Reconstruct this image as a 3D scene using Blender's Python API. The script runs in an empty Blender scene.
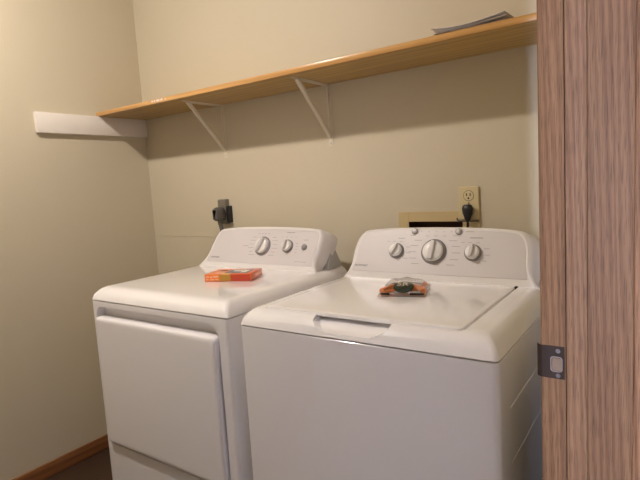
import bpy, bmesh, math, random
from mathutils import Vector, Matrix
random.seed(3)
SC = bpy.context.scene
COL = SC.collection

# ------------------------------------------------------------------ camera
CAM = (2.2993, -1.7289, 1.2381)
YAW, PITCH, ROLL, FPX = 0.6122, -0.1107, -0.0609, 507.53
fw = Vector((-math.sin(YAW)*math.cos(PITCH), math.cos(YAW)*math.cos(PITCH), math.sin(PITCH)))
rt = Vector((math.cos(YAW), math.sin(YAW), 0)); up = rt.cross(fw)
r2 = rt*math.cos(ROLL) + up*math.sin(ROLL); u2 = -rt*math.sin(ROLL) + up*math.cos(ROLL)
cd = bpy.data.cameras.new('camera'); cam = bpy.data.objects.new('camera', cd); COL.objects.link(cam)
cd.sensor_fit = 'HORIZONTAL'; cd.sensor_width = 36; cd.lens = FPX/640*36; cd.clip_start = 0.01
cam.matrix_world = Matrix((( r2.x, u2.x, -fw.x, CAM[0]), (r2.y, u2.y, -fw.y, CAM[1]), (r2.z, u2.z, -fw.z, CAM[2]), (0,0,0,1)))
SC.camera = cam

# ------------------------------------------------------------------ world, light, exposure
w = bpy.data.worlds.new('world'); SC.world = w; w.use_nodes = True
w.node_tree.nodes['Background'].inputs[0].default_value = (0.6, 0.75, 1, 1)
w.node_tree.nodes['Background'].inputs[1].default_value = 0.05
SC.view_settings.view_transform = 'Standard'; SC.view_settings.look = 'None'
SC.view_settings.exposure = 0.0; SC.view_settings.gamma = 1.0; SC.view_settings.use_curve_mapping = False
BULB_POS = (0.70, -1.275, 2.405); BULB_R = 0.045
BULB_STRENGTH = 1160.0; BULB_COL = (1.0, 0.90, 0.82)
DAY_STRENGTH = 270.0; DAY_COL = (0.66, 0.75, 1.0)

# ------------------------------------------------------------------ materials
def mat(name, col, rough=0.5, metal=0.0, coat=0.0, bump=None, var=None, emit=None, trans=0.0):
    m = bpy.data.materials.new(name); m.use_nodes = True
    nt = m.node_tree; b = nt.nodes['Principled BSDF']
    b.inputs['Base Color'].default_value = (*col, 1); b.inputs['Roughness'].default_value = rough
    b.inputs['Metallic'].default_value = metal; b.inputs['Coat Weight'].default_value = coat
    b.inputs['Coat Roughness'].default_value = 0.06
    if trans: b.inputs['Transmission Weight'].default_value = trans
    if emit:
        b.inputs['Emission Color'].default_value = (*emit[0], 1); b.inputs['Emission Strength'].default_value = emit[1]
    tc = nt.nodes.new('ShaderNodeTexCoord')
    if var:                       # (scale, amount): mottled colour of the surface itself
        n = nt.nodes.new('ShaderNodeTexNoise'); n.inputs['Scale'].default_value = var[0]; n.inputs['Detail'].default_value = 4
        nt.links.new(tc.outputs['Object'], n.inputs['Vector'])
        mx = nt.nodes.new('ShaderNodeMixRGB'); mx.inputs[1].default_value = (*[c*(1-var[1]) for c in col], 1)
        mx.inputs[2].default_value = (*[min(1, c*(1+var[1])) for c in col], 1)
        nt.links.new(n.outputs['Fac'], mx.inputs[0]); nt.links.new(mx.outputs[0], b.inputs['Base Color'])
    if bump:                      # (scale, strength, distance)
        n = nt.nodes.new('ShaderNodeTexNoise'); n.inputs['Scale'].default_value = bump[0]; n.inputs['Detail'].default_value = 3
        nt.links.new(tc.outputs['Object'], n.inputs['Vector'])
        bp = nt.nodes.new('ShaderNodeBump'); bp.inputs['Strength'].default_value = bump[1]; bp.inputs['Distance'].default_value = bump[2]
        nt.links.new(n.outputs['Fac'], bp.inputs['Height']); nt.links.new(bp.outputs[0], b.inputs['Normal'])
    return m

def wood(name, light, dark, axis, fine=70.0, rough=0.6, coat=0.03, pores=0.5, off=0.0):
    """grain running along `axis`; broad cathedral bands plus fine pores"""
    m = bpy.data.materials.new(name); m.use_nodes = True
    nt = m.node_tree; L = nt.links; b = nt.nodes['Principled BSDF']
    b.inputs['Roughness'].default_value = rough; b.inputs['Specular IOR Level'].default_value = 0.3 if coat else 0.18; b.inputs['Coat Weight'].default_value = coat; b.inputs['Coat Roughness'].default_value = 0.15
    tc = nt.nodes.new('ShaderNodeTexCoord')
    def mapped(s_across, s_along):
        mp = nt.nodes.new('ShaderNodeMapping'); s = [s_across]*3; s[axis] = s_along
        mp.inputs['Scale'].default_value = s; mp.inputs['Location'].default_value = (off, off*0.7, off*1.3)
        L.new(tc.outputs['Object'], mp.inputs['Vector']); return mp
    n1 = nt.nodes.new('ShaderNodeTexNoise'); n1.inputs['Scale'].default_value = 1; n1.inputs['Detail'].default_value = 5
    n1.inputs['Distortion'].default_value = 0.6
    L.new(mapped(fine*0.36, fine*0.013).outputs[0], n1.inputs['Vector'])
    n2 = nt.nodes.new('ShaderNodeTexNoise'); n2.inputs['Scale'].default_value = 1; n2.inputs['Detail'].default_value = 2
    L.new(mapped(fine*6, fine*0.16).outputs[0], n2.inputs['Vector'])
    n3 = nt.nodes.new('ShaderNodeTexWave'); n3.inputs['Scale'].default_value = 1; n3.inputs['Distortion'].default_value = 7
    n3.inputs['Detail'].default_value = 2; n3.inputs['Detail Scale'].default_value = 0.7
    n3.bands_direction = 'DIAGONAL'
    L.new(mapped(fine*0.42, fine*0.012).outputs[0], n3.inputs['Vector'])
    a1 = nt.nodes.new('ShaderNodeMixRGB'); a1.blend_type = 'MIX'; a1.inputs[0].default_value = 0.35
    L.new(n1.outputs['Fac'], a1.inputs[1]); L.new(n3.outputs['Fac'], a1.inputs[2])
    rmp = nt.nodes.new('ShaderNodeValToRGB')
    rmp.color_ramp.elements[0].position = 0.28; rmp.color_ramp.elements[0].color = (*dark, 1)
    rmp.color_ramp.elements[1].position = 0.68; rmp.color_ramp.elements[1].color = (*light, 1)
    L.new(a1.outputs[0], rmp.inputs[0])
    r3 = nt.nodes.new('ShaderNodeValToRGB')
    r3.color_ramp.elements[0].position = 0.36; r3.color_ramp.elements[0].color = (1-pores, 1-pores, 1-pores, 1)
    r3.color_ramp.elements[1].position = 0.50; r3.color_ramp.elements[1].color = (1, 1, 1, 1)
    L.new(n2.outputs['Fac'], r3.inputs[0])
    mu = nt.nodes.new('ShaderNodeMixRGB'); mu.blend_type = 'MULTIPLY'; mu.inputs[0].default_value = 1
    L.new(rmp.outputs[0], mu.inputs[1]); L.new(r3.outputs[0], mu.inputs[2]); L.new(mu.outputs[0], b.inputs['Base Color'])
    bp = nt.nodes.new('ShaderNodeBump'); bp.inputs['Strength'].default_value = 0.25; bp.inputs['Distance'].default_value = 0.0006
    L.new(r3.outputs[0], bp.inputs['Height']); L.new(bp.outputs[0], b.inputs['Normal'])
    return m

M = {}
M['wall'] = mat('wall_paint', (0.61, 0.543, 0.405), 0.6, bump=(90, 0.25, 0.002), var=(2.2, 0.03))
M['ceiling'] = mat('ceiling_paint', (0.42, 0.38, 0.32), 0.8, bump=(60, 0.3, 0.003))
M['hall_wall'] = mat('hall_paint', (0.66, 0.60, 0.58), 0.7, bump=(90, 0.2, 0.002))
M['floor'] = mat('floor_vinyl', (0.05, 0.027, 0.015), 0.45, var=(6, 0.35), bump=(30, 0.1, 0.001))
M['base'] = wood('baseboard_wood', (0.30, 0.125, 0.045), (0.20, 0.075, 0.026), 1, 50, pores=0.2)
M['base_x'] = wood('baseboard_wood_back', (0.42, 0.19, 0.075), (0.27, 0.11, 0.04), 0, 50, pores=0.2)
M['shelf'] = wood('shelf_plywood', (0.56, 0.355, 0.10), (0.42, 0.25, 0.062), 0, 42, rough=0.3, coat=0.35, pores=0.22)
M['nosing'] = wood('shelf_edge_wood', (0.68, 0.39, 0.14), (0.54, 0.28, 0.085), 0, 42, rough=0.3, coat=0.4, pores=0.12)
M['oak_jamb'] = wood('oak_jamb', (0.228, 0.120, 0.060), (0.158, 0.077, 0.038), 2, 150, coat=0, pores=0.38)
M['oak_stop'] = wood('oak_stop', (0.243, 0.128, 0.065), (0.17, 0.083, 0.041), 2, 170, coat=0, pores=0.38, off=3.7)
M['oak_casing'] = wood('oak_casing', (0.30, 0.145, 0.07), (0.18, 0.08, 0.036), 2, 95, pores=0.4, off=9.1)
M['cleat'] = mat('painted_board', (0.80, 0.745, 0.68), 0.45, bump=(40, 0.1, 0.001))
M['bracket'] = mat('bracket_paint', (0.70, 0.63, 0.50), 0.4)
M['enamel'] = mat('white_enamel', (0.86, 0.84, 0.85), 0.30, coat=0.4, bump=(260, 0.04, 0.0006))
M['cap'] = mat('white_gloss_top', (0.90, 0.88, 0.875), 0.15, coat=0.8)
M['console'] = mat('white_console_plastic', (0.82, 0.79, 0.775), 0.32, coat=0.2)
M['panel'] = mat('grey_white_panel', (0.665, 0.63, 0.63), 0.38)
M['knob'] = mat('knob_white', (0.84, 0.83, 0.82), 0.25, coat=0.4)
M['grip'] = mat('knob_grip_grey', (0.62, 0.60, 0.58), 0.3)
M['ring'] = mat('knob_grey_ring', (0.27, 0.255, 0.26), 0.35, metal=0.4)
M['button'] = mat('button_grey', (0.27, 0.26, 0.26), 0.3, metal=0.3)
M['chrome'] = mat('button_silver', (0.33, 0.32, 0.315), 0.4, metal=0.3)
M['ink'] = mat('grey_ink', (0.28, 0.265, 0.26), 0.6)
M['ink_dark'] = mat('dark_ink', (0.09, 0.085, 0.085), 0.5)
M['grey_steel'] = mat('grey_steel', (0.50, 0.49, 0.48), 0.45, metal=0.2)
M['dark'] = mat('dark_gap', (0.02, 0.02, 0.02), 0.7)
M['foot'] = mat('black_rubber', (0.03, 0.03, 0.03), 0.7)
M['ivory'] = mat('ivory_plastic', (0.66, 0.56, 0.33), 0.35)
M['box_ivory'] = mat('outlet_box_plastic', (0.60, 0.47, 0.25), 0.4)
M['box_shade'] = mat('outlet_box_inside_shade', (0.10, 0.045, 0.025), 0.6)  # box lining coloured dark for the shade inside the recess
M['plug'] = mat('black_plug', (0.012, 0.012, 0.014), 0.4)
M['grey_plate'] = mat('grey_receptacle', (0.20, 0.18, 0.14), 0.4)
M['grey_plug'] = mat('grey_plug', (0.115, 0.105, 0.095), 0.5)
M['paper'] = mat('paper', (0.86, 0.82, 0.82), 0.7)
M['paper2'] = mat('paper_brown', (0.66, 0.58, 0.55), 0.7)
M['bronze'] = mat('dark_bronze', (0.030, 0.016, 0.010), 0.55, metal=0.0, var=(120, 0.3))
M['bronze_edge'] = mat('bronze_rim_highlight', (0.34, 0.28, 0.26), 0.35, metal=0.6)  # paler bronze paints the highlight on the latch hole rim
M['hole'] = mat('bare_wood_mortise', (0.21, 0.135, 0.085), 0.8, var=(90, 0.2))
M['screw'] = mat('screw_steel', (0.20, 0.17, 0.16), 0.35, metal=0.6)
M['carton'] = mat('carton_orange', (0.78, 0.13, 0.02), 0.3, coat=0.5)
M['carton_red'] = mat('carton_red', (0.55, 0.05, 0.015), 0.3, coat=0.5)
M['carton_bright'] = mat('carton_bright_orange', (0.95, 0.24, 0.04), 0.3, coat=0.5)
M['carton_olive'] = mat('carton_mustard', (0.50, 0.25, 0.03), 0.3, coat=0.5)
M['carton_yellow'] = mat('carton_yellow', (0.9, 0.52, 0.06), 0.3, coat=0.5)
M['carton_black'] = mat('carton_charcoal', (0.07, 0.055, 0.055), 0.3, coat=0.5)
M['carton_white'] = mat('carton_white', (0.85, 0.75, 0.68), 0.35, coat=0.3)
M['carton_pink'] = mat('carton_pale_print', (0.92, 0.55, 0.38), 0.35, coat=0.3)
M['orange_tube'] = mat('orange_strap', (0.85, 0.27, 0.09), 0.4)
M['green_label'] = mat('dark_green_label', (0.02, 0.05, 0.035), 0.4)
M['bulb'] = mat('bulb_glow', (1, 1, 1), 0.4, emit=(BULB_COL, BULB_STRENGTH))
M['porcelain'] = mat('porcelain', (0.8, 0.8, 0.78), 0.3)
M['daylight'] = mat('window_daylight', (0.8, 0.9, 1), 0.3, emit=(DAY_COL, DAY_STRENGTH))
M['white_trim'] = mat('white_trim', (0.75, 0.74, 0.72), 0.4)
M['bronze'].node_tree.nodes['Principled BSDF'].inputs['Specular IOR Level'].default_value = 0.2
# clear film: a thin glossy sheet, mostly see-through
m = bpy.data.materials.new('clear_film'); m.use_nodes = True; nt = m.node_tree; nt.nodes.clear()
o_ = nt.nodes.new('ShaderNodeOutputMaterial'); mx_ = nt.nodes.new('ShaderNodeMixShader')
tr_ = nt.nodes.new('ShaderNodeBsdfTransparent'); gl_ = nt.nodes.new('ShaderNodeBsdfGlossy')
tr_.inputs[0].default_value = (0.90, 0.88, 0.86, 1); gl_.inputs['Roughness'].default_value = 0.12
fr_ = nt.nodes.new('ShaderNodeLayerWeight'); fr_.inputs[0].default_value = 0.17
nt.links.new(fr_.outputs['Facing'], mx_.inputs[0]); nt.links.new(tr_.outputs[0], mx_.inputs[1])
nt.links.new(gl_.outputs[0], mx_.inputs[2]); nt.links.new(mx_.outputs[0], o_.inputs[0]); M['film'] = m

# ------------------------------------------------------------------ helpers
ORG = {}                                       # world origin of every Empty, so parts are written in world metres
def origin(o):
    while o is not None:
        if o.name in ORG: return ORG[o.name]
        o = o.parent
    return Vector((0, 0, 0))
def thing(name, label, cat, loc, group=None):
    o = bpy.data.objects.new(name, None); COL.objects.link(o); o.location = loc
    o.empty_display_size = 0.05
    o['label'] = label; o['category'] = cat
    if group: o['group'] = group
    ORG[o.name] = Vector(loc); return o
def obj(name, bm, m, parent=None, label=None, smooth=True, sharp=35):
    bmesh.ops.recalc_face_normals(bm, faces=bm.faces[:])
    me = bpy.data.meshes.new(name); off = origin(parent) if parent else Vector((0, 0, 0))
    bm.transform(Matrix.Translation(-off)); bm.to_mesh(me); bm.free()
    for mm in (m if isinstance(m, (list, tuple)) else [m]): me.materials.append(mm)
    o = bpy.data.objects.new(name, me); COL.objects.link(o)
    if parent: o.parent = parent
    if smooth:
        me.polygons.foreach_set('use_smooth', [True]*len(me.polygons)); me.set_sharp_from_angle(angle=math.radians(sharp))
    if label: o['label'] = label
    return o
def tag(o, label, cat, group=None):
    o['label'] = label; o['category'] = cat
    if group: o['group'] = group
    return o
def struct(o): o['kind'] = 'structure'; return o
def box(bm, x0, x1, y0, y1, z0, z1, bev=0.0, seg=2, mi=0, M4=None):
    t = bmesh.new()
    v = [t.verts.new((x, y, z)) for z in (z0, z1) for y in (y0, y1) for x in (x0, x1)]
    for q in ((0,2,3,1),(4,5,7,6),(0,1,5,4),(2,6,7,3),(0,4,6,2),(1,3,7,5)): t.faces.new([v[i] for i in q])
    if bev: bmesh.ops.bevel(t, geom=t.edges[:], offset=bev, segments=seg, affect='EDGES', profile=0.5)
    return merge(bm, t, mi, M4)
def merge(bm, t, mi=0, M4=None):
    if M4 is not None: t.transform(M4)
    mp = {v: bm.verts.new(v.co) for v in t.verts}
    out = []
    for f in t.faces:
        nf = bm.faces.new([mp[v] for v in f.verts]); nf.material_index = mi; out.append(nf)
    t.free(); return out
def rrect(x0, x1, y0, y1, r, n=6):
    """rounded rectangle, counter-clockwise; r may be one radius or (ll, lr, ur, ul)"""
    rr = r if isinstance(r, (tuple, list)) else (r,)*4
    pts = []
    for (cx, cy, a0, q) in ((x0+rr[0], y0+rr[0], 180, rr[0]), (x1-rr[1], y0+rr[1], 270, rr[1]), (x1-rr[2], y1-rr[2], 0, rr[2]), (x0+rr[3], y1-rr[3], 90, rr[3])):
        for i in range(n+1):
            a = math.radians(a0 + 90*i/n); pts.append((cx+q*math.cos(a), cy+q*math.sin(a)))
    return pts
def loft(bm, rings, cap0=True, cap1=True, mi=0):
    V = [[bm.verts.new(p) for p in r] for r in rings]; n = len(V[0])
    for a, b in zip(V, V[1:]):
        for i in range(n):
            f = bm.faces.new((a[i], a[(i+1) % n], b[(i+1) % n], b[i])); f.material_index = mi
    if cap0: bm.faces.new(V[0][::-1]).material_index = mi
    if cap1: bm.faces.new(V[-1]).material_index = mi
    return V
def lathe(bm, prof, centre, axis, n=40, mi=0):
    """prof: (radius, height) along axis from centre"""
    ax = Vector(axis).normalized(); a = ax.orthogonal().normalized(); b = ax.cross(a); c = Vector(centre)
    rings = [[c + ax*h + (a*math.cos(t) + b*math.sin(t))*r for t in [2*math.pi*i/n for i in range(n)]] for r, h in prof]
    loft(bm, rings, mi=mi)
def tube(bm, pts, r, n=10, closed=False, mi=0):
    pts = [Vector(p) for p in pts]; rings = []; prev = None
    for i, p in enumerate(pts):
        d = (pts[min(i+1, len(pts)-1)] - pts[max(i-1, 0)]).normalized()
        a = (prev - d*prev.dot(d)).normalized() if prev is not None else d.orthogonal().normalized()
        prev = a; b = d.cross(a); rad = r[i] if isinstance(r, (list, tuple)) else r
        rings.append([p + (a*math.cos(t)+b*math.sin(t))*rad for t in [2*math.pi*k/n for k in range(n)]])
    loft(bm, rings, mi=mi)
def spline(ctrl, n=8):
    c = [Vector(p) for p in ctrl]; c = [c[0]*2-c[1]] + c + [c[-1]*2-c[-2]]; out = []
    for i in range(1, len(c)-2):
        p0, p1, p2, p3 = c[i-1:i+3]
        for k in range(n):
            t = k/n; out.append(0.5*((2*p1)+(p2-p0)*t+(2*p0-5*p1+4*p2-p3)*t*t+(3*p1-p0-3*p2+p3)*t**3))
    out.append(c[-2]); return out
def cut(o, bm):
    """boolean difference of the mesh in bm (world metres) from o, applied; the cutter is removed"""
    bmesh.ops.recalc_face_normals(bm, faces=bm.faces[:])
    me = bpy.data.meshes.new('t'); bm.to_mesh(me); bm.free()
    c = bpy.data.objects.new('t', me); COL.objects.link(c); c.location = (0, 0, 0)
    off = origin(o.parent) if o.parent else Vector((0,0,0))
    me.transform(Matrix.Translation(-off)); pw = o.parent; o.parent = None
    md = o.modifiers.new('b', 'BOOLEAN'); md.operation = 'DIFFERENCE'; md.object = c; md.solver = 'EXACT'
    bpy.context.view_layer.update()
    nm = bpy.data.meshes.new_from_object(o.evaluated_get(bpy.context.evaluated_depsgraph_get()))
    old = o.data; o.modifiers.clear(); o.data = nm; nm.name = old.name
    bpy.data.objects.remove(c); o.parent = pw
    nm.polygons.foreach_set('use_smooth', [True]*len(nm.polygons)); nm.set_sharp_from_angle(angle=math.radians(35))
def text_bm(s, size, M4, depth=0.0002):
    cu = bpy.data.curves.new('t', 'FONT'); cu.body = s; cu.size = size; cu.extrude = depth; cu.align_x = 'CENTER'; cu.resolution_u = 2
    o = bpy.data.objects.new('t', cu); COL.objects.link(o); bpy.context.view_layer.update()
    me = bpy.data.meshes.new_from_object(o.evaluated_get(bpy.context.evaluated_depsgraph_get()))
    bpy.data.objects.remove(o); t = bmesh.new(); t.from_mesh(me); t.transform(M4); return t

# ------------------------------------------------------------------ the room
RX, LX = 2.135, 2.25                       # laundry face and hall face of the wall with the doorway
JY, NY = -0.91, -1.76                      # far and near jamb faces
ZC = 2.44
BX0, BX1, BZ0, BZ1 = 1.492, 1.742, 0.93, 1.079      # hole of the recessed outlet box
bm = bmesh.new()
for a in ((-0.1, BX0, 0, 0.1, 0, ZC), (BX1, RX+0.115, 0, 0.1, 0, ZC), (BX0, BX1, 0, 0.1, BZ1, ZC), (BX0, BX1, 0, 0.1, 0, BZ0), (BX0, BX1, 0.085, 0.1, BZ0, BZ1)):
    box(bm, *a)
struct(obj('wall_back', bm, M['wall'], smooth=False))
bm = bmesh.new(); box(bm, -0.1, 0, -2.9, 0, 0, ZC); struct(obj('wall_left', bm, M['wall'], smooth=False))
bm = bmesh.new()
box(bm, RX, LX, JY+0.02, 0, 0, ZC); box(bm, RX, LX, -2.9, NY-0.02, 0, ZC); box(bm, RX, LX, NY-0.02, JY+0.02, 2.06, ZC)
struct(obj('wall_right', bm, M['wall'], smooth=False))
bm = bmesh.new(); box(bm, 0, RX, -3.0, -2.9, 0, ZC); struct(obj('wall_front', bm, M['wall'], smooth=False))
bm = bmesh.new(); box(bm, -0.1, 4.0, -5.1, 0.6, -0.1, 0); struct(obj('floor', bm, M['floor'], smooth=False))
bm = bmesh.new(); box(bm, -0.1, 4.0, -5.1, 0.6, ZC, ZC+0.1); struct(obj('ceiling', bm, M['ceiling'], smooth=False))
# hall outside the doorway
WX0, WX1, WZ0, WZ1 = 2.71, 2.95, 0.45, 2.1
bm = bmesh.new(); box(bm, 3.9, 4.0, -5.0, 0.5, 0, ZC); struct(obj('wall_hall', bm, M['hall_wall'], smooth=False))
bm = bmesh.new(); box(bm, LX+0.0005, 4.0, 0.5, 0.6, 0, ZC); struct(obj('wall_hall_end', bm, M['hall_wall'], smooth=False))
bm = bmesh.new(); box(bm, 2.15, LX, -5.0, -2.9, 0, ZC); struct(obj('wall_hall_side', bm, M['hall_wall'], smooth=False))
bm = bmesh.new(); box(bm, LX, LX+0.0005, 0.1, 0.5, 0, ZC); struct(obj('wall_hall_inner', bm, M['hall_wall'], smooth=False))
bm = bmesh.new()
for a in ((2.15, WX0, 0, ZC), (WX1, 4.0, 0, ZC), (WX0, WX1, 0, WZ0), (WX0, WX1, WZ1, ZC)): box(bm, a[0], a[1], -5.1, -5.0, a[2], a[3])
struct(obj('wall_hall_window', bm, M['hall_wall'], smooth=False))
bm = bmesh.new(); box(bm, WX0, WX1, -5.09, -5.08, WZ0, WZ1); win = struct(obj('window_1', bm, M['daylight'], smooth=False))
bm = bmesh.new()
for a in ((WX0, WX0+0.02, WZ0, WZ1), (WX1-0.02, WX1, WZ0, WZ1), (WX0+0.02, WX1-0.02, WZ0, WZ0+0.05), (WX0+0.02, WX1-0.02, WZ1-0.05, WZ1), (WX0+0.02, WX1-0.02, 1.41, 1.44)):
    box(bm, a[0], a[1], -5.078, -5.03, a[2], a[3], 0.004)
obj('window_frame', bm, M['white_trim'], win)

def baseboard(name, x0, x1, y0, y1, m, side):
    bm = bmesh.new(); box(bm, x0, x1, y0, y1, 0, 0.067, 0.004, 3); return struct(obj(name, bm, m))
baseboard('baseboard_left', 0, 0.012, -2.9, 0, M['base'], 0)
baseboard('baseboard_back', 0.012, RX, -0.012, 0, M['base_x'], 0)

# the doorway: jambs, stops, casings (structure) and the strike plate
bm = bmesh.new(); box(bm, 2.133, 2.255, JY, JY+0.02, 0, 2.04, 0.0015, 2)
jamb = struct(obj('trim_1', bm, M['oak_jamb']))
bm = bmesh.new(); loft(bm, [[Vector((x, JY-h, z)) for x, h in ((2.1675, 0), (2.1675, 0.0095), (2.1680, 0.010), (2.1688, 0.010), (2.1688, 0.002), (2.1700, 0.002), (2.1700, 0.0092), (2.1710, 0.0102), (2.195, 0.0102), (2.1975, 0.009), (2.198, 0.007), (2.198, 0))] for z in (0, 2.03)]); struct(obj('trim_2', bm, M['oak_stop']))
def casing(name, xw, sgn, y0, ysgn):
    # thin at the opening, thicker away from it
    prof = [(0, 0), (0.0012, 0), (0.003, 0.003), (0.0075, 0.02), (0.012, 0.045), (0.014, 0.054), (0.012, 0.057), (0, 0.057)]
    bm = bmesh.new()
    loft(bm, [[Vector((xw+sgn*a, y0+ysgn*b, z)) for a, b in prof] for z in (0, 2.10)])
    return struct(obj(name, bm, M['oak_casing']))
casing('trim_3', 2.1345, -1, JY+0.005, 1)
bm = bmesh.new(); box(bm, 2.2535, 2.271, JY+0.006, JY+0.063, 0, 2.1, 0.004, 3); struct(obj('trim_4', bm, M['oak_casing']))
bm = bmesh.new(); box(bm, 2.133, 2.255, NY-0.02, NY, 0, 2.04, 0.0015, 2); struct(obj('trim_5', bm, M['oak_jamb']))
casing('trim_6', 2.1345, -1, NY-0.005, -1)
bm = bmesh.new(); box(bm, 2.2535, 2.266, NY-0.066, NY-0.008, 0, 2.1, 0.004, 3); struct(obj('trim_7', bm, M['oak_casing']))
bm = bmesh.new(); box(bm, 2.133, 2.255, NY, JY, 2.04, 2.06); struct(obj('trim_8', bm, M['oak_jamb'], smooth=False))

# strike plate
SZ = 0.943
st = thing('strike_plate', 'dark bronze strike plate screwed to the oak door jamb at the right', 'strike plate', (2.15, JY, SZ))
bm = bmesh.new()
hx0, hx1, hz0, hz1 = 2.1475, 2.1625, SZ-0.0135, SZ+0.0085
y0, y1 = JY-0.0022, JY-0.0002
# flat leaf with a hole: outer rounded outline joined to the hole's outline
out = rrect(2.1345, 2.1695, SZ-0.0255, SZ+0.0255, (0.0005, 0.005, 0.005, 0.0005), 6)
inn = rrect(hx0, hx1, hz0, hz1, 0.004, 6)
def ring_face(bm, o, i, y):
    a = [bm.verts.new((p[0], y, p[1])) for p in o]; b = [bm.verts.new((p[0], y, p[1])) for p in i]
    n = len(a)
    for k in range(n): bm.faces.new((a[k], a[(k+1) % n], b[(k+1) % n], b[k]))
    return a, b
a0, b0 = ring_face(bm, out, inn, y0); a1, b1 = ring_face(bm, out, inn, y1)
for A, B in ((a0, a1), (b0, b1)):
    for k in range(len(A)): bm.faces.new((A[k], A[(k+1) % len(A)], B[(k+1) % len(B)], B[k]))
obj('plate', bm, M['bronze'], st)
bm = bmesh.new()                                   # curved lip wrapping over the edge of the jamb
sec = []
for k in range(7):
    a = math.radians(90*k/6); sec.append((2.1345-0.009*math.sin(a), y0+0.009*(1-math.cos(a))))
sec2 = [(x+0.0014*math.sin(math.radians(90*k/6)), y+0.0018*math.cos(math.radians(90*k/6))) for k, (x, y) in enumerate(sec)]
poly = sec + sec2[::-1]
zs = [(-0.0255, 0), (0.0255, 0)]
loft(bm, [[Vector((x, y, SZ+dz)) for x, y in poly] for dz in (-0.0255, -0.0245, 0.0245, 0.0255)])
obj('lip', bm, M['bronze'], st)
bm = bmesh.new()
o2 = rrect(hx0-0.0014, hx1+0.0006, hz0-0.0012, hz1+0.0012, 0.0045, 6); i2 = inn
a0, b0 = ring_face(bm, o2, i2, y0-0.0007); a1, b1 = ring_face(bm, o2, i2, y0)
for A, B in ((a0, a1), (b0, b1)):
    for k in range(len(A)): bm.faces.new((A[k], A[(k+1) % len(A)], B[(k+1) % len(B)], B[k]))
obj('latch_hole_rim', bm, M['bronze_edge'], st, 'rim of the latch hole, coloured bright for its highlight')
bm = bmesh.new(); box(bm, hx0+0.0012, hx1, JY-0.0009, JY-0.0002, hz0, hz1-0.002, 0.0)
obj('latch_mortise', bm, M['hole'], st, 'bare wood seen through the latch hole')
for dz in (0.0185, -0.0205):
    bm = bmesh.new()
    lathe(bm, [(0.0001, 0.0008), (0.0028, 0.0008), (0.0034, 0.0003), (0.0036, 0)], (2.157, y0, SZ+dz), (0, -1, 0), 20)
    box(bm, 2.157-0.0024, 2.157+0.0024, y0-0.0011, y0-0.0006, SZ+dz-0.0004, SZ+dz+0.0004)
    box(bm, 2.157-0.0004, 2.157+0.0004, y0-0.0011, y0-0.0006, SZ+dz-0.0024, SZ+dz+0.0024)
    obj('screw', bm, M['screw'], st, 'steel screw head')

# ceiling light: a small white canopy with a glowing dome
cb = thing('ceiling_lamp', 'small glowing white dome lamp in a round white canopy on the laundry ceiling', 'lamp', (BULB_POS[0], BULB_POS[1], ZC))
bm = bmesh.new(); lathe(bm, [(0.120, 0), (0.120, 0.012), (0.105, 0.026), (0.088, 0.034), (0.076, 0.034)], (BULB_POS[0], BULB_POS[1], ZC), (0, 0, -1), 40)
obj('canopy', bm, M['porcelain'], cb)
bm = bmesh.new(); lathe(bm, [(BULB_R*math.cos(math.radians(a_)), BULB_R*math.sin(math.radians(a_))*0.8) for a_ in (0, 12, 24, 36, 48, 60, 72, 82, 89)], (BULB_POS[0], BULB_POS[1], ZC-0.0345), (0, 0, -1), 28)
obj('glass_dome', bm, M['bulb'], cb, 'glowing white glass dome')

# ------------------------------------------------------------------ shelf, cleat, brackets
SHZ, SHD = 1.643, 0.273
sh = thing('wall_shelf', 'long golden plywood shelf running along the back wall above the machines', 'shelf', (RX/2, 0, SHZ-0.019))
bm = bmesh.new(); box(bm, 0.0005, RX-0.0005, -SHD+0.006, -0.0005, SHZ-0.019, SHZ, 0.0008, 1); obj('board', bm, M['shelf'], sh)
bm = bmesh.new(); box(bm, 0.0005, RX-0.0005, -SHD, -SHD+0.006, SHZ-0.019, SHZ, 0.002, 2); ns = obj('front_edging', bm, M['nosing'], sh, 'lighter golden front edge')
bm = bmesh.new()
for k, (x, l) in enumerate(((0.432, 0.006), (0.448, 0.006), (0.470, 0.013), (0.494, 0.009), (0.520, 0.004))):
    pts = [(x+l*math.cos(a)*(0.8+0.3*random.random()), SHZ-0.0075+0.0045*math.sin(a)*(0.8+0.4*random.random())) for a in [2*math.pi*i/9 for i in range(9)]]
    loft(bm, [[Vector((px, y, pz)) for px, pz in pts] for y in (-SHD-0.0004, -SHD+0.001)])
obj('chipped_patch', bm, M['carton_white'], ns, 'pale chipped spots in the edge finish', smooth=False)
bm = bmesh.new(); box(bm, 0, 0.019, -0.570, -0.0005, SHZ-0.019-0.090, SHZ-0.0195, 0.0015, 2)
tag(obj('shelf_cleat', bm, M['cleat']), 'off-white painted board on the left wall under the shelf end', 'board')

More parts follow.
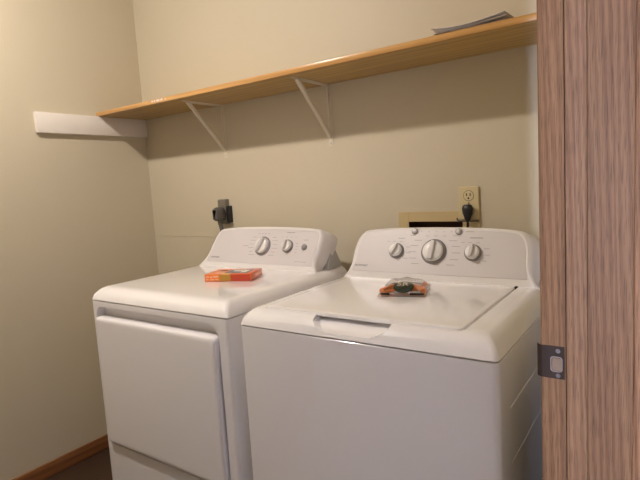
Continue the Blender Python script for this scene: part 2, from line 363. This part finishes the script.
def bracket(x, label):
    t = thing('shelf_bracket', label, 'bracket', (x, 0, SHZ-0.019), 'steel brackets under the shelf')
    zt = SHZ-0.0193
    bm = bmesh.new(); box(bm, x-0.009, x+0.009, -0.234, -0.0022, zt-0.0022, zt, 0.0006, 1)
    box(bm, x-0.002, x+0.002, -0.20, -0.003, zt-0.008, zt-0.002, 0.0005, 1); obj('shelf_arm', bm, M['bracket'], t)
    bm = bmesh.new()
    loft(bm, [[Vector((x+px, y, pz)) for px, pz in rrect(-0.009, 0.009, 1.384, zt, (0.006, 0.006, 0.001, 0.001), 4)] for y in (-0.0024, -0.0002)])
    box(bm, x-0.002, x+0.002, -0.008, -0.002, 1.43, zt-0.01, 0.0005, 1)
    wl = obj('wall_arm', bm, M['bracket'], t)
    for z in (1.394, 1.585):
        bm = bmesh.new(); lathe(bm, [(0.0045, 0), (0.004, 0.0012), (0.0001, 0.002)], (x, -0.0024, z), (0, -1, 0), 16)
        obj('screw', bm, M['grey_steel'], wl, 'screw head')
    # diagonal brace: shallow U channel
    A = Vector((x, -0.208, zt-0.004)); B = Vector((x, -0.006, 1.418)); d = (B-A).normalized(); nrm = Vector((0, d.z, -d.y))
    if nrm.y > 0: nrm = -nrm
    sec = [(-0.0085, -0.007), (-0.0085, 0.002), (-0.006, 0.004), (0.006, 0.004), (0.0085, 0.002), (0.0085, -0.007), (0.0065, -0.007), (0.0065, 0.0015), (-0.0065, 0.0015), (-0.0065, -0.007)]
    bm = bmesh.new(); loft(bm, [[P + Vector((px, 0, 0)) + nrm*h for px, h in sec] for P in (A, B)])
    obj('diagonal_brace', bm, M['bracket'], t)
bracket(0.580, 'cream steel shelf bracket nearer the left wall, above the dryer')
bracket(1.170, 'cream steel shelf bracket above the gap between dryer and washer')

# papers on the shelf
def sheet(c, ang, w_, l_, z, lift, m, label, curl=0.0):
    ca, sa = math.cos(ang), math.sin(ang); bm = bmesh.new(); n = 10; top = []; 
    g = [[None]*2 for _ in range(n+1)]
    rows = []
    for i in range(n+1):
        u = i/n; a = -l_/2 + l_*u
        zz = z + lift*u*u + curl*(1-u)**3
        rows.append([(a, -w_/2, zz), (a, w_/2, zz)])
    def P(q, dz): return Vector((c[0]+q[0]*ca-q[1]*sa, c[1]+q[0]*sa+q[1]*ca, q[2]+dz))
    loft(bm, [[P(r[0], 0), P(r[1], 0), P(r[1], 0.0006), P(r[0], 0.0006)] for r in rows])
    return tag(obj('paper_sheet', bm, m), label, 'paper', 'loose papers on the shelf')
sheet((1.822, -0.200), 0.02, 0.14, 0.205, SHZ+0.0006, 0.002, M['paper2'], 'brownish paper at the bottom of the small pile on the shelf', 0.0035)
sheet((1.826, -0.204), -0.03, 0.14, 0.205, SHZ+0.0022, 0.009, M['paper'], 'grey paper in the middle of the small pile on the shelf', 0.010)
sheet((1.822, -0.208), -0.06, 0.14, 0.215, SHZ+0.0048, 0.014, M['paper'], 'paper on top of the pile at the shelf front, both ends curling up', 0.017)

# ------------------------------------------------------------------ washer and dryer shared shapes
W_ = 0.686
def cap_bm(x0, yf, yb, ztop, zbot=0.8705):
    """moulded bull-nosed top: rounded front and sides"""
    x1 = x0+W_; bm = bmesh.new()
    prof = [(0.001, 0.0005, zbot+0.0032), (0.0, -0.001, zbot+0.0045), (0.0008, -0.0002, zbot+0.007), (0.006, 0.005, ztop-0.0255), (0.0155, 0.0165, ztop-0.0135), (0.022, 0.0245, ztop-0.0075), (0.029, 0.0335, ztop-0.0033), (0.038, 0.044, ztop-0.0010), (0.050, 0.058, ztop)]
    rings = [[Vector((x, y, z)) for x, y in rrect(x0+a, x1-a, yf+b, yb, (0.014, 0.014, 0.004, 0.004), 8)] for a, b, z in prof]
    rings.insert(0, [Vector((x, y, zbot+0.0032)) for x, y in rrect(x0+0.010, x1-0.010, yf+0.010, yb, (0.014, 0.014, 0.004, 0.004), 8)])
    rings.insert(0, [Vector((x, y, zbot+0.0003)) for x, y in rrect(x0+0.010, x1-0.010, yf+0.010, yb, (0.014, 0.014, 0.004, 0.004), 8)])
    loft(bm, rings); return bm
def cabinet_bm(x0, yf, yb, ztop):
    bm = bmesh.new()
    def R(a, z): return [Vector((x, y, z)) for x, y in rrect(x0+a, x0+W_-a, yf+a, yb-a, (0.014, 0.014, 0.003, 0.003), 8)]
    loft(bm, [R(0.004, 0.022), R(0, 0.026), R(0, ztop-0.0012), R(0.0012, ztop)])
    return bm
FT = Vector((0, 0.065, 0.140)).normalized()               # up the sloping control face
FN = Vector((0, -FT.z, FT.y))                             # out of it
class Face:
    def __init__(s, xc, yb): s.xc = xc; s.P0 = Vector((xc, yb-0.172, 0.922)); 
    def at(s, x, t, h=0.0): return s.P0 + Vector((x, 0, 0)) + FT*t + FN*h
    def mat4(s, x, t, h=0.0):
        p = s.at(x, t, h); return Matrix(((1, FT.x, FN.x, p.x), (0, FT.y, FN.y, p.y), (0, FT.z, FN.z, p.z), (0, 0, 0, 1)))
HALF_W = [(0.338, -0.036), (0.324, -0.014), (0.306, 0.010), (0.293, 0.038), (0.288, 0.065), (0.287, 0.09), (0.284, 0.112), (0.278, 0.134), (0.266, 0.152), (0.246, 0.1635), (0.178, 0.1705), (0.099, 0.1735), (0, 0.1745)]
HALF_DL = [(0.338, -0.036), (0.326, -0.014), (0.303, 0.008), (0.279, 0.036), (0.266, 0.065), (0.260, 0.09), (0.253, 0.112), (0.245, 0.134), (0.233, 0.152), (0.214, 0.1645), (0.149, 0.171), (0.08, 0.174), (0, 0.175)]
HALF_DR = [(0.338, -0.036), (0.322, -0.014), (0.304, 0.010), (0.296, 0.039), (0.297, 0.065), (0.302, 0.09), (0.305, 0.112), (0.306, 0.136), (0.300, 0.153), (0.284, 0.164), (0.21, 0.1705), (0.10, 0.174), (0, 0.175)]
OUT = {'w': (HALF_W, HALF_W), 'd': (HALF_DR, HALF_DL)}
def console_outline(kind, inset=0.0):
    rh, lh = OUT[kind]
    pts = [(v.x, v.y) for v in spline([(x, y, 0) for x, y in rh], 5)]
    pts += [(-v.x, v.y) for v in spline([(x, y, 0) for x, y in lh], 5)][-2::-1]
    if inset:
        n = len(pts); o = []
        for i in range(n):
            a = pts[max(i-1, 0)]; b = pts[min(i+1, n-1)]; dx, dy = b[0]-a[0], b[1]-a[1]; l = math.hypot(dx, dy)
            o.append((pts[i][0]-dy/l*inset, pts[i][1]+dx/l*inset))
        pts = o
    return pts
def console_bm(F, kind):
    bm = bmesh.new()
    def sm(a): a = max(0, min(1, a)); return a*a*(3-2*a)
    kr, kl = (0.115, 0.115) if kind == 'w' else (0.075, 0.10)
    def ring(inset, q, dh=0.0):
        """q: 0 at the face, 1 at the back rim; the sides flare outwards on the way back"""
        out = []
        for x, y in console_outline(kind, inset):
            D = 0.052 + 0.028*sm((y+0.0)/0.11)
            k = (kr if x > 0 else kl)*sm((y-0.002)/0.075)*math.sin(q*math.pi/2)
            out.append(F.at(x*(1+k), y, -D*q+dh))
        return out
    loft(bm, [ring(0.012, 0, -0.0006), ring(0.008, 0, 0.0006), ring(0.004, 0, -0.001), ring(0.001, 0.06, -0.001), ring(0, 0.16), ring(0, 0.4), ring(0, 0.7), ring(0.001, 0.93), ring(0.006, 1.0), ring(0.016, 1.0)])
    return bm
def panel_bm(F, kind):
    pts = [p for p in console_outline(kind, 0.0125) if p[1] > 0.018]
    pts = [p for p in pts if p[1] > 0.03]; pts = [(pts[0][0]+0.003, 0.0165)] + pts + [(pts[-1][0]-0.004, 0.0165)]
    bm = bmesh.new(); loft(bm, [[F.at(x, y, h) for x, y in pts] for h in (-0.002, 0.0008)]); return bm
def knob(F, x, t, r, ang, parent, name='knob'):
    c = F.at(x, t, 0.0008); bm = bmesh.new()
    lathe(bm, [(r, 0), (r, 0.003), (r*0.95, 0.006), (r*0.86, 0.0075), (r*0.84, 0.0075)], c, FN, 40)
    k = obj(name, bm, M['ring'], parent, 'grey skirt ring around the white dial cap')
    bm = bmesh.new()
    lathe(bm, [(r*0.81, 0.006), (r*0.80, 0.013), (r*0.76, 0.0165), (r*0.69, 0.0182), (r*0.3, 0.019), (0.0005, 0.0192)], c, FN, 40)
    obj('dial_cap', bm, M['knob'], k, 'white dial cap')
    # finger grip: a bar across the cap, widening slightly to the pointer end
    bm = bmesh.new(); R4 = F.mat4(x, t, 0.0008) @ Matrix.Rotation(ang, 4, 'Z')
    prof = [(-0.20, -0.74), (0.20, -0.74), (0.23, 0), (0.17, 0.76), (-0.17, 0.76), (-0.23, 0)]
    lo = [R4 @ Vector((a*r, b*r, 0.016)) for a, b in prof]; mid = [R4 @ Vector((a*r*0.92, b*r*0.97, 0.026)) for a, b in prof]; hi = [R4 @ Vector((a*r*0.7, b*r*0.92, 0.0285)) for a, b in prof]
    loft(bm, [lo, mid, hi]); obj('grip', bm, M['grip'], k, 'grey finger grip', sharp=25)
    return k
def mark(bm, F, x, t, wdt, hgt):
    box(bm, -wdt/2, wdt/2, -hgt/2, hgt/2, 0, 0.0002, M4=F.mat4(x, t, 0.0009))
def feet(t, x0, yf, yb):
    for fx in (x0+0.05, x0+W_-0.05):
        for fy in (yf+0.06, yb-0.06):
            bm = bmesh.new(); lathe(bm, [(0.02, 0), (0.022, 0.006), (0.012, 0.012), (0.008, 0.026)], (fx, fy, 0), (0, 0, 1), 20)
            obj('levelling_foot', bm, M['foot'], t, 'black levelling foot')

# ------------------------------------------------------------------ dryer
DX, DYF, DYB, DTOP = 0.581, -0.738, -0.078, 0.918
dr = thing('dryer', 'white front-loading dryer at the left with an orange carton on top', 'dryer', (DX+W_/2, (DYF+DYB)/2, 0))
cab = obj('cabinet', cabinet_bm(DX, DYF, DYB, 0.8705), M['enamel'], dr)
bm = bmesh.new()
loft(bm, [[Vector((x, y, z)) for x, z in rrect(DX+0.028, DX+W_-0.0405, 0.338, 0.852, (0.02, 0.02, 0.045, 0.03), 8)] for y in (DYF-0.02, DYF+0.032)])
cut(cab, bm)
bm = bmesh.new()
def DR(a, y): return [Vector((x, y, z)) for x, z in rrect(DX+0.033+a, DX+W_-0.0475-a, 0.349+a, 0.816-a, (0.012, 0.012, 0.018, 0.012), 8)]
loft(bm, [DR(0.002, DYF+0.0318), DR(0, DYF+0.02), DR(0, DYF-0.004), DR(0.002, DYF-0.010), DR(0.006, DYF-0.0135), DR(0.012, DYF-0.0150), DR(0.02, DYF-0.0150)])
obj('door', bm, M['enamel'], dr)
obj('top', cap_bm(DX, DYF, DYB, DTOP), M['cap'], dr)
FD = Face(DX+W_/2, DYB)
con = obj('console', console_bm(FD, 'd'), M['console'], dr)
obj('control_panel', panel_bm(FD, 'd'), M['panel'], con, 'pale grey control panel')
def rear_box(x0, yb, t):
    bm = bmesh.new(); prof = [(yb-0.106, 0.9165), (yb-0.096, 0.955), (yb-0.084, 0.990), (yb-0.055, 0.990), (yb-0.022, 0.935), (yb-0.020, 0.9165)]
    loft(bm, [[Vector((x, y, z)) for y, z in prof] for x in (x0+0.022, x0+W_-0.022)]); obj('console_back', bm, M['grey_steel'], t, 'grey metal back of the console', smooth=False)
rear_box(DX, DYB, dr)
knob(FD, 0.030, 0.090, 0.0395, -0.42, con); knob(FD, 0.156, 0.092, 0.0265, -0.12, con)
bm = bmesh.new(); lathe(bm, [(0.012, 0), (0.012, 0.003), (0.0095, 0.004), (0.009, 0.006), (0.0005, 0.0068)], FD.at(0.237, 0.090, 0.0008), FN, 24)
obj('start_button', bm, M['button'], con, 'small grey round start button')
bm = bmesh.new()
for s in (-1, 1):
    for k in range(6):
        a = math.radians(-38+76*k/5); x = 0.030+s*(0.051*math.cos(a)+0.012); mark(bm, FD, x, 0.090+0.060*math.sin(a), 0.020 if k % 2 else 0.028, 0.0012)
for k in range(4): mark(bm, FD, -0.002+0.017*k, 0.143, 0.011, 0.0012)
mark(bm, FD, -0.062, 0.090, 0.03, 0.0014)
mark(bm, FD, 0.160, 0.147, 0.040, 0.0022); mark(bm, FD, 0.240, 0.118, 0.022, 0.0015)
for k in range(4): mark(bm, FD, 0.200, 0.104-0.012*k, 0.012, 0.0011)
for s in (0.124, 0.144, 0.168, 0.188): mark(bm, FD, s, 0.129, 0.009, 0.0011)
mark(bm, FD, 0.230, 0.032, 0.055, 0.0014)
obj('printed_marks', bm, M['ink'], con, 'fine grey printed dial marks')
bm = bmesh.new(); merge(bm, text_bm('HOTPOINT', 0.0098, FD.mat4(-0.222, 0.0330, 0.0010))); obj('brand_lettering', bm, M['ink_dark'], con, 'small dark maker lettering', smooth=False)
feet(dr, DX, DYF, DYB)

# ------------------------------------------------------------------ washer
WX, WYF, WYB, WTOP = 1.340, -0.767, -0.100, 0.918
wa = thing('washer', 'white top-loading washer at the right beside the oak door jamb', 'washer', (WX+W_/2, (WYF+WYB)/2, 0))
cab = obj('cabinet', cabinet_bm(WX, WYF, WYB, 0.8705), M['enamel'], wa)
bm = bmesh.new()                                            # pressed creases in the side panel
for z in (0.628, 0.752):
    tube(bm, [(WX+W_+0.0015, -0.69, z), (WX+W_+0.0012, -0.66, z), (WX+W_+0.0012, -0.22, z), (WX+W_+0.0015, -0.19, z)], 0.0032, 8)
cut(cab, bm)
top = obj('top', cap_bm(WX, WYF, WYB, WTOP), M['cap'], wa)
LX0, LX1, LY0, LY1 = 1.400, 1.942, -0.7265, -0.285
bm = bmesh.new()
loft(bm, [[Vector((x, y, z)) for x, y in rrect(LX0-0.0015, LX1+0.0045, LY0-0.001, LY1+0.004, (0.014, 0.014, 0.004, 0.004), 5)] for z in (0.9075, 0.93)])
cut(top, bm)
# scooped hand-hold in the front slope
bm = bmesh.new()
hx0, hx1 = 1.574, 1.782
loft(bm, [[Vector((x, y, z)) for x, y in rrect(hx0+i, hx1-i, -0.82, yb_, 0.003, 4)]
          for i, yb_, z in ((0.046, -0.766, 0.8845), (0.034, -0.756, 0.8875), (0.022, -0.745, 0.8915), (0.011, -0.732, 0.897), (0.004, -0.715, 0.9025), (0.001, -0.70, 0.905), (-0.002, -0.70, 0.93))])
cut(top, bm)
bm = bmesh.new()
def LR(a, z): return [Vector((x, y, z)) for x, y in rrect(LX0+a, LX1-a, LY0+a, LY1-a, (0.012, 0.012, 0.003, 0.003), 5)]
loft(bm, [LR(0.002, 0.9105), LR(0, 0.912), LR(0, 0.9180), LR(0.0012, 0.9200), LR(0.004, 0.9208), LR(0.014, 0.9212)])
lid = obj('lid', bm, M['cap'], wa)
bm = bmesh.new(); box(bm, LX1-0.003, LX1+0.004, LY1-0.012, LY1+0.003, 0.908, 0.9215, 0.001, 1); obj('lid_hinge', bm, M['dark'], lid, 'dark hinge pin at the rear corner')
FW = Face(WX+W_/2, WYB)
con = obj('console', console_bm(FW, 'w'), M['console'], wa)
obj('control_panel', panel_bm(FW, 'w'), M['panel'], con, 'pale grey control panel')
rear_box(WX, WYB, wa)
knob(FW, 0.0, 0.090, 0.0410, -0.10, con); knob(FW, -0.129, 0.090, 0.0262, -0.45, con); knob(FW, 0.124, 0.090, 0.0262, -0.05, con)
for x in (-0.073, 0.073):
    bm = bmesh.new(); lathe(bm, [(0.0105, 0), (0.0105, 0.003), (0.008, 0.0045), (0.0075, 0.006), (0.0005, 0.0068)], FW.at(x, 0.1565, 0.0008), FN, 24)
    obj('push_button', bm, M['chrome'], con, 'small silver push button')
bm = bmesh.new()
for s in (-1, 1):
    for k in range(5):
        a = math.radians(-44+88*k/4); mark(bm, FW, s*(0.050*math.cos(a)+0.022), 0.088+0.056*math.sin(a), 0.026, 0.0013)
for k in range(3): mark(bm, FW, -0.028+0.028*k, 0.142, 0.012, 0.0011)
for xc in (-0.129, 0.124):
    for a in (-0.6, -0.1, 0.4): mark(bm, FW, xc+0.043*math.cos(a), 0.088+0.04*math.sin(a), 0.016, 0.0012)
    for dx in (-0.034, -0.012, 0.012): mark(bm, FW, xc+dx, 0.122, 0.010, 0.0011)
mark(bm, FW, -0.117, 0.133, 0.022, 0.0016); mark(bm, FW, 0.130, 0.137, 0.040, 0.0022)
mark(bm, FW, 0.108, 0.1565, 0.026, 0.0013); mark(bm, FW, 0.068, 0.143, 0.024, 0.0014); mark(bm, FW, -0.078, 0.143, 0.018, 0.0013)
for k in range(5):
    lathe(bm, [(0.0014, 0), (0.0001, 0.0004)], FW.at(-0.050+0.025*k, 0.1565, 0.0009), FN, 10)
obj('printed_marks', bm, M['ink'], con, 'fine grey printed dial marks')
bm = bmesh.new(); merge(bm, text_bm('HOTPOINT', 0.0098, FW.mat4(-0.252, 0.0320, 0.0010))); obj('brand_lettering', bm, M['ink_dark'], con, 'small dark maker lettering', smooth=False)
feet(wa, WX, WYF, WYB)

# ------------------------------------------------------------------ recessed washer outlet box
ob = thing('washer_outlet_box', 'ivory recessed outlet box with a dark opening behind the washer console', 'outlet box', (1.605, 0, 1.0))
bm = bmesh.new(); X0, X1, Z0, Z1 = 1.453, 1.760, 0.90, 1.114
for a in ((X0, BX0+0.002, Z0, Z1), (BX1-0.045, X1, Z0, Z1), (BX0+0.002, BX1-0.045, BZ1-0.002, Z1), (BX0+0.002, BX1-0.045, Z0, BZ0+0.002)):
    box(bm, a[0], a[1], -0.004, -0.0003, a[2], a[3], 0.001, 1)
obj('frame', bm, M['box_ivory'], ob)
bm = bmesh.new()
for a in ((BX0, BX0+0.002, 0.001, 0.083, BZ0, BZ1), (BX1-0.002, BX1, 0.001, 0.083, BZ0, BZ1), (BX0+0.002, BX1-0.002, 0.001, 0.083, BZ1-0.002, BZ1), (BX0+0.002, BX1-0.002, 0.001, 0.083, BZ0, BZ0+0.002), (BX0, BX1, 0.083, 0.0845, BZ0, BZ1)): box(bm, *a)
obj('recess', bm, M['box_shade'], ob, 'inside of the box, coloured dark for its shade', smooth=False)

op = thing('wall_outlet', 'ivory duplex wall outlet above the washer console', 'outlet', (1.7225, 0, 1.14))
bm = bmesh.new(); PX0, PX1, PZ0, PZ1 = 1.6875, 1.7575, 1.083, 1.197
loft(bm, [[Vector((x, y, z)) for x, z in rrect(PX0+i, PX1-i, PZ0+i, PZ1-i, 0.003, 4)] for y, i in ((-0.0042, 0), (-0.0062, 0), (-0.0088, 0.0025), (-0.0090, 0.006))])
# spacer behind the plate, on the wall
loft(bm, [[Vector((x, y, z)) for x, z in rrect(PX0+0.002, PX1-0.002, 1.115, PZ1-0.002, 0.003, 4)] for y in (-0.0003, -0.0045)])
obj('cover_plate', bm, M['ivory'], op)
for zc in (1.166, 1.114):
    bm = bmesh.new(); lathe(bm, [(0.0168, 0), (0.0168, 0.0012), (0.0158, 0.002), (0.0005, 0.002)], (1.7225, -0.0088, zc), (0, -1, 0), 28)
    rc = obj('receptacle', bm, M['ivory'], op)
    bm = bmesh.new(); lathe(bm, [(0.0184, 0.0), (0.0184, 0.0006), (0.0170, 0.0006)], (1.7225, -0.0088, zc), (0, -1, 0), 28); obj('gap', bm, M['ink_dark'], rc, 'dark gap around the receptacle')
    bm = bmesh.new()
    for dx in (-0.0062, 0.0062): box(bm, 1.7225+dx-0.0018, 1.7225+dx+0.0018, -0.0112, -0.0106, zc-0.001, zc+0.0085)
    lathe(bm, [(0.0033, 0.0018), (0.0033, 0.0024), (0.0004, 0.0024)], (1.7225, -0.0088, zc-0.0085), (0, -1, 0), 14)
    obj('slots', bm, M['dark'], rc, 'dark plug slots')
bm = bmesh.new(); lathe(bm, [(0.003, 0), (0.0028, 0.001), (0.0004, 0.0014)], (1.7225, -0.0090, 1.140), (0, -1, 0), 14); obj('screw', bm, M['screw'], op, 'plate screw')
pl = thing('washer_plug', 'black power plug in the lower socket of the ivory outlet', 'plug', (1.7225, -0.02, 1.11))
bm = bmesh.new()
secs = [(1.137, 0.0100, 0.006), (1.133, 0.0165, 0.010), (1.122, 0.0190, 0.0125), (1.108, 0.0170, 0.0125), (1.092, 0.0110, 0.010), (1.078, 0.0070, 0.0068)]
loft(bm, [[Vector((1.7225+hw*math.cos(a), -0.0240+hd*math.sin(a), z)) for a in [2*math.pi*i/20 for i in range(20)]] for z, hw, hd in secs])
obj('plug_body', bm, M['plug'], pl)
bm = bmesh.new(); tube(bm, spline([(1.7225, -0.0240, 1.086), (1.722, -0.0245, 1.06), (1.721, -0.034, 1.02), (1.716, -0.040, 0.96), (1.70, -0.045, 0.85), (1.69, -0.045, 0.6)], 6), 0.0042); obj('cord', bm, M['plug'], pl)
bm = bmesh.new(); tube(bm, spline([(1.680, -0.008, 1.089), (1.683, -0.014, 1.083), (1.70, -0.018, 1.0795), (1.73, -0.015, 1.079), (1.757, -0.0115, 1.0795)], 6), 0.0021)
tag(obj('plate_shadow_line', bm, M['plug']), 'thin dark strand drawn as the shadow line under the ivory outlet plate', 'cable')  # dark tube added as the shadow line below the cover plate

# dryer receptacle and plug
dp = thing('dryer_outlet', 'grey heavy-duty wall receptacle above the dryer console', 'outlet', (0.545, 0, 1.13))
bm = bmesh.new()
loft(bm, [[Vector((x, y, z)) for x, z in rrect(0.519+i, 0.574-i, 1.075+i, 1.192-i, 0.005, 4)] for y, i in ((-0.0003, 0), (-0.018, 0), (-0.024, 0.004))])
obj('cover_plate', bm, M['grey_plate'], dp)
bm = bmesh.new(); lathe(bm, [(0.026, 0.0), (0.026, 0.004), (0.024, 0.005), (0.0005, 0.005)], (0.545, -0.024, 1.122), (0, -1, 0), 30); obj('receptacle', bm, M['plug'], dp, 'black round socket face')
bm = bmesh.new(); lathe(bm, [(0.004, 0), (0.0037, 0.001), (0.0004, 0.0016)], (0.555, -0.024, 1.160), (0, -1, 0), 14); obj('screw', bm, M['screw'], dp, 'plate screw')
pl = thing('dryer_plug', 'bulky dark grey dryer plug pushed into the grey receptacle', 'plug', (0.54, -0.04, 1.12))
bm = bmesh.new()
loft(bm, [[Vector((x, y, z)) for x, z in rrect(0.534+i, 0.574-i, 1.092+i, 1.158-i, (0.008, 0.008, 0.018, 0.018), 6)] for y, i in ((-0.0292, 0.002), (-0.034, 0), (-0.066, 0.001), (-0.078, 0.006), (-0.082, 0.014))])
obj('plug_body', bm, M['grey_plug'], pl)
bm = bmesh.new(); tube(bm, spline([(0.556, -0.052, 1.10), (0.560, -0.053, 1.075), (0.566, -0.052, 1.05), (0.574, -0.048, 1.01), (0.580, -0.045, 0.95), (0.585, -0.045, 0.75), (0.60, -0.045, 0.4)], 6), [0.0105]*6+[0.009]*31); obj('cord', bm, M['grey_plug'], pl)
bm = bmesh.new()
loft(bm, [[Vector((x, y, z)) for x, z in rrect(0.5755+i, 0.592-i, 1.080+i, 1.160-i, 0.004, 4)] for y, i in ((-0.0003, 0), (-0.022, 0), (-0.026, 0.003))])
tag(obj('cord_clamp', bm, M['plug']), 'black upright clamp block right beside the grey dryer plug', 'clamp')

# faint cable line along the back wall left of the dryer console
bm = bmesh.new(); tube(bm, [(0.004, -0.0012, 1.013), (0.15, -0.0012, 1.011), (0.35, -0.0012, 1.012), (0.50, -0.0012, 1.008)], 0.0013, 6)
tag(obj('wall_cable', bm, M['wall']), 'thin wall-coloured cable along the back wall left of the dryer console', 'cable')

# ------------------------------------------------------------------ orange carton on the dryer
ang = math.radians(21.3); ca, sa = math.cos(ang), math.sin(ang)
zt = DTOP+0.0006
M4 = Matrix(((ca, -sa, 0, 0.946), (sa, ca, 0, -0.522), (0, 0, 1, zt), (0, 0, 0, 1)))     # local x along the front, y to the back
ct = thing('cardboard_carton', 'small flat orange and red carton lying on the dryer top', 'carton', (1.0, -0.44, zt))
BW, BD, BH = 0.173, 0.118, 0.025
bm = bmesh.new(); box(bm, 0, BW, 0, BD, 0, BH, 0.001, 2, 0, M4)
for f in bm.faces:
    if f.normal.dot(Vector((ca, sa, 0))) > 0.9: f.material_index = 1
obj('box', bm, [M['carton'], M['carton_red']], ct)
bm = bmesh.new()
def fr(x0, x1, z0, z1, mi): box(bm, x0, x1, -0.0004, 0.0001, z0, z1, 0, 1, mi, M4)          # print on the front
def tp(x0, x1, y0, y1, mi): box(bm, x0, x1, y0, y1, BH-0.0001, BH+0.0003, 0, 1, mi, M4)    # print on the top
fr(0.002, 0.056, 0.002, 0.0245, 0); fr(0.056, 0.098, 0.002, 0.0245, 1); fr(0.098, 0.171, 0.002, 0.0245, 2)
for k, (x0, x1, z0, z1) in enumerate(((0.006, 0.018, 0.015, 0.019), (0.021, 0.030, 0.014, 0.018), (0.034, 0.052, 0.015, 0.020), (0.006, 0.014, 0.006, 0.010), (0.020, 0.036, 0.005, 0.009), (0.04, 0.052, 0.006, 0.009))):
    box(bm, x0, x1, -0.0007, -0.0003, z0, z1, 0, 1, 3, M4)
tp(0.003, 0.060, 0.003, 0.112, 0); tp(0.060, 0.092, 0.003, 0.030, 4); tp(0.066, 0.152, 0.022, 0.092, 5); tp(0.020, 0.055, 0.070, 0.088, 3)
box(bm, 0.085, 0.118, 0.060, 0.078, BH+0.0002, BH+0.0006, 0, 1, 6, M4); box(bm, 0.120, 0.140, 0.036, 0.080, BH+0.0002, BH+0.0006, 0, 1, 6, M4); box(bm, 0.064, 0.120, 0.094, 0.104, BH+0.0002, BH+0.0006, 0, 1, 3, M4)
box(bm, BW-0.0001, BW+0.0004, 0.04, 0.10, 0.009, 0.017, 0, 1, 0, M4)
obj('printed_design', bm, [M['carton_bright'], M['carton_olive'], M['carton_red'], M['carton_pink'], M['carton_yellow'], M['carton_black'], M['carton_white']], ct, 'orange, mustard and charcoal print with pale lettering blocks', smooth=False)

# ------------------------------------------------------------------ clear packet on the washer lid
ang = math.radians(17); ca, sa = math.cos(ang), math.sin(ang); zl = 0.9213
P4 = Matrix(((ca, -sa, 0, 1.676), (sa, ca, 0, -0.435), (0, 0, 1, zl), (0, 0, 0, 1)))
pk = thing('plastic_packet', 'clear plastic packet holding an orange strap and dark green label on the washer lid', 'packet', (1.676, -0.435, zl))
bm = bmesh.new(); nx, ny = 18, 18; hw, hd = 0.065, 0.082
rnd = random.Random(5)
def hgt(u, v):
    e = (1-abs(u)**3)*(1-abs(v)**3); return 0.0012 + 0.030*e**0.7 + 0.0026*e*math.sin(9*u+3*v)+0.0020*e*math.sin(15*v-6*u)
T = [[bm.verts.new(P4 @ Vector((hw*(2*i/nx-1)*(1+0.02*math.sin(7*j)), hd*(2*j/ny-1), hgt(2*i/nx-1, 2*j/ny-1)+0.0004*rnd.random()))) for i in range(nx+1)] for j in range(ny+1)]
B = [[bm.verts.new(P4 @ Vector((hw*(2*i/nx-1)*(1+0.02*math.sin(7*j)), hd*(2*j/ny-1), 0.0006))) for i in range(nx+1)] for j in range(ny+1)]
for j in range(ny):
    for i in range(nx):
        bm.faces.new((T[j][i], T[j][i+1], T[j+1][i+1], T[j+1][i])); bm.faces.new((B[j][i], B[j+1][i], B[j+1][i+1], B[j][i+1]))
for j in range(ny):
    bm.faces.new((T[j][0], T[j+1][0], B[j+1][0], B[j][0])); bm.faces.new((T[j][nx], B[j][nx], B[j+1][nx], T[j+1][nx]))
for i in range(nx):
    bm.faces.new((T[0][i], B[0][i], B[0][i+1], T[0][i+1])); bm.faces.new((T[ny][i], T[ny][i+1], B[ny][i+1], B[ny][i]))
obj('clear_bag', bm, M['film'], pk, 'crinkled clear plastic film', sharp=60)
bm = bmesh.new()
c = [P4 @ Vector(p) for p in ((-0.058, -0.052, 0.0092), (-0.050, -0.036, 0.011), (-0.030, -0.016, 0.014), (0.0, -0.006, 0.015), (0.030, -0.014, 0.014), (0.052, -0.034, 0.011), (0.056, -0.052, 0.0092))]
tube(bm, spline(c, 6), 0.0078, 10)
c = [P4 @ Vector(p) for p in ((-0.048, -0.058, 0.0062), (-0.030, -0.040, 0.009), (-0.010, -0.034, 0.010))]
tube(bm, spline(c, 6), 0.0045, 10)
c = [P4 @ Vector(p) for p in ((0.020, -0.030, 0.011), (0.044, -0.012, 0.012), (0.054, 0.02, 0.011), (0.050, 0.05, 0.010))]
tube(bm, spline(c, 6), 0.0070, 10)
obj('orange_strap', bm, M['orange_tube'], pk, 'orange strap coiled in the packet')
for x0_, x1_ in ((-0.058, -0.034), (0.022, 0.060)):
    bm = bmesh.new(); tube(bm, [P4 @ Vector((x0_, -0.066, 0.0052)), P4 @ Vector(((x0_+x1_)/2, -0.0665, 0.005)), P4 @ Vector((x1_, -0.066, 0.0052))], 0.0030, 8)
    obj('black_tip', bm, M['plug'], pk, 'black strap tip')
bm = bmesh.new()
n = 24; rings = []
for h, s in ((0.017, 0.9), (0.0215, 1.0), (0.0265, 0.96), (0.0275, 0.85)):
    rings.append([P4 @ Vector((0.029*s*math.cos(a), -0.028+0.025*s*math.sin(a), h-0.006+0.006*math.sin(a))) for a in [2*math.pi*i/n for i in range(n)]])
loft(bm, rings); lb = obj('green_label', bm, M['green_label'], pk, 'dark green oval label')
bm = bmesh.new(); tilt = P4 @ Matrix.Translation((-0.002, -0.0385, 0.0225)) @ Matrix.Rotation(0.25, 4, 'X')
merge(bm, text_bm('5R', 0.031, tilt, 0.0008)); obj('label_lettering', bm, M['carton_white'], lb, 'white characters on the label', smooth=False)
bm = bmesh.new()
c = [P4 @ Vector(p) for p in ((-0.050, 0.066, 0.007), (0, 0.069, 0.0085), (0.045, 0.066, 0.007))]
tube(bm, spline(c, 6), 0.0018, 8); obj('seal_strip', bm, M['button'], pk, 'grey seal along the back edge')
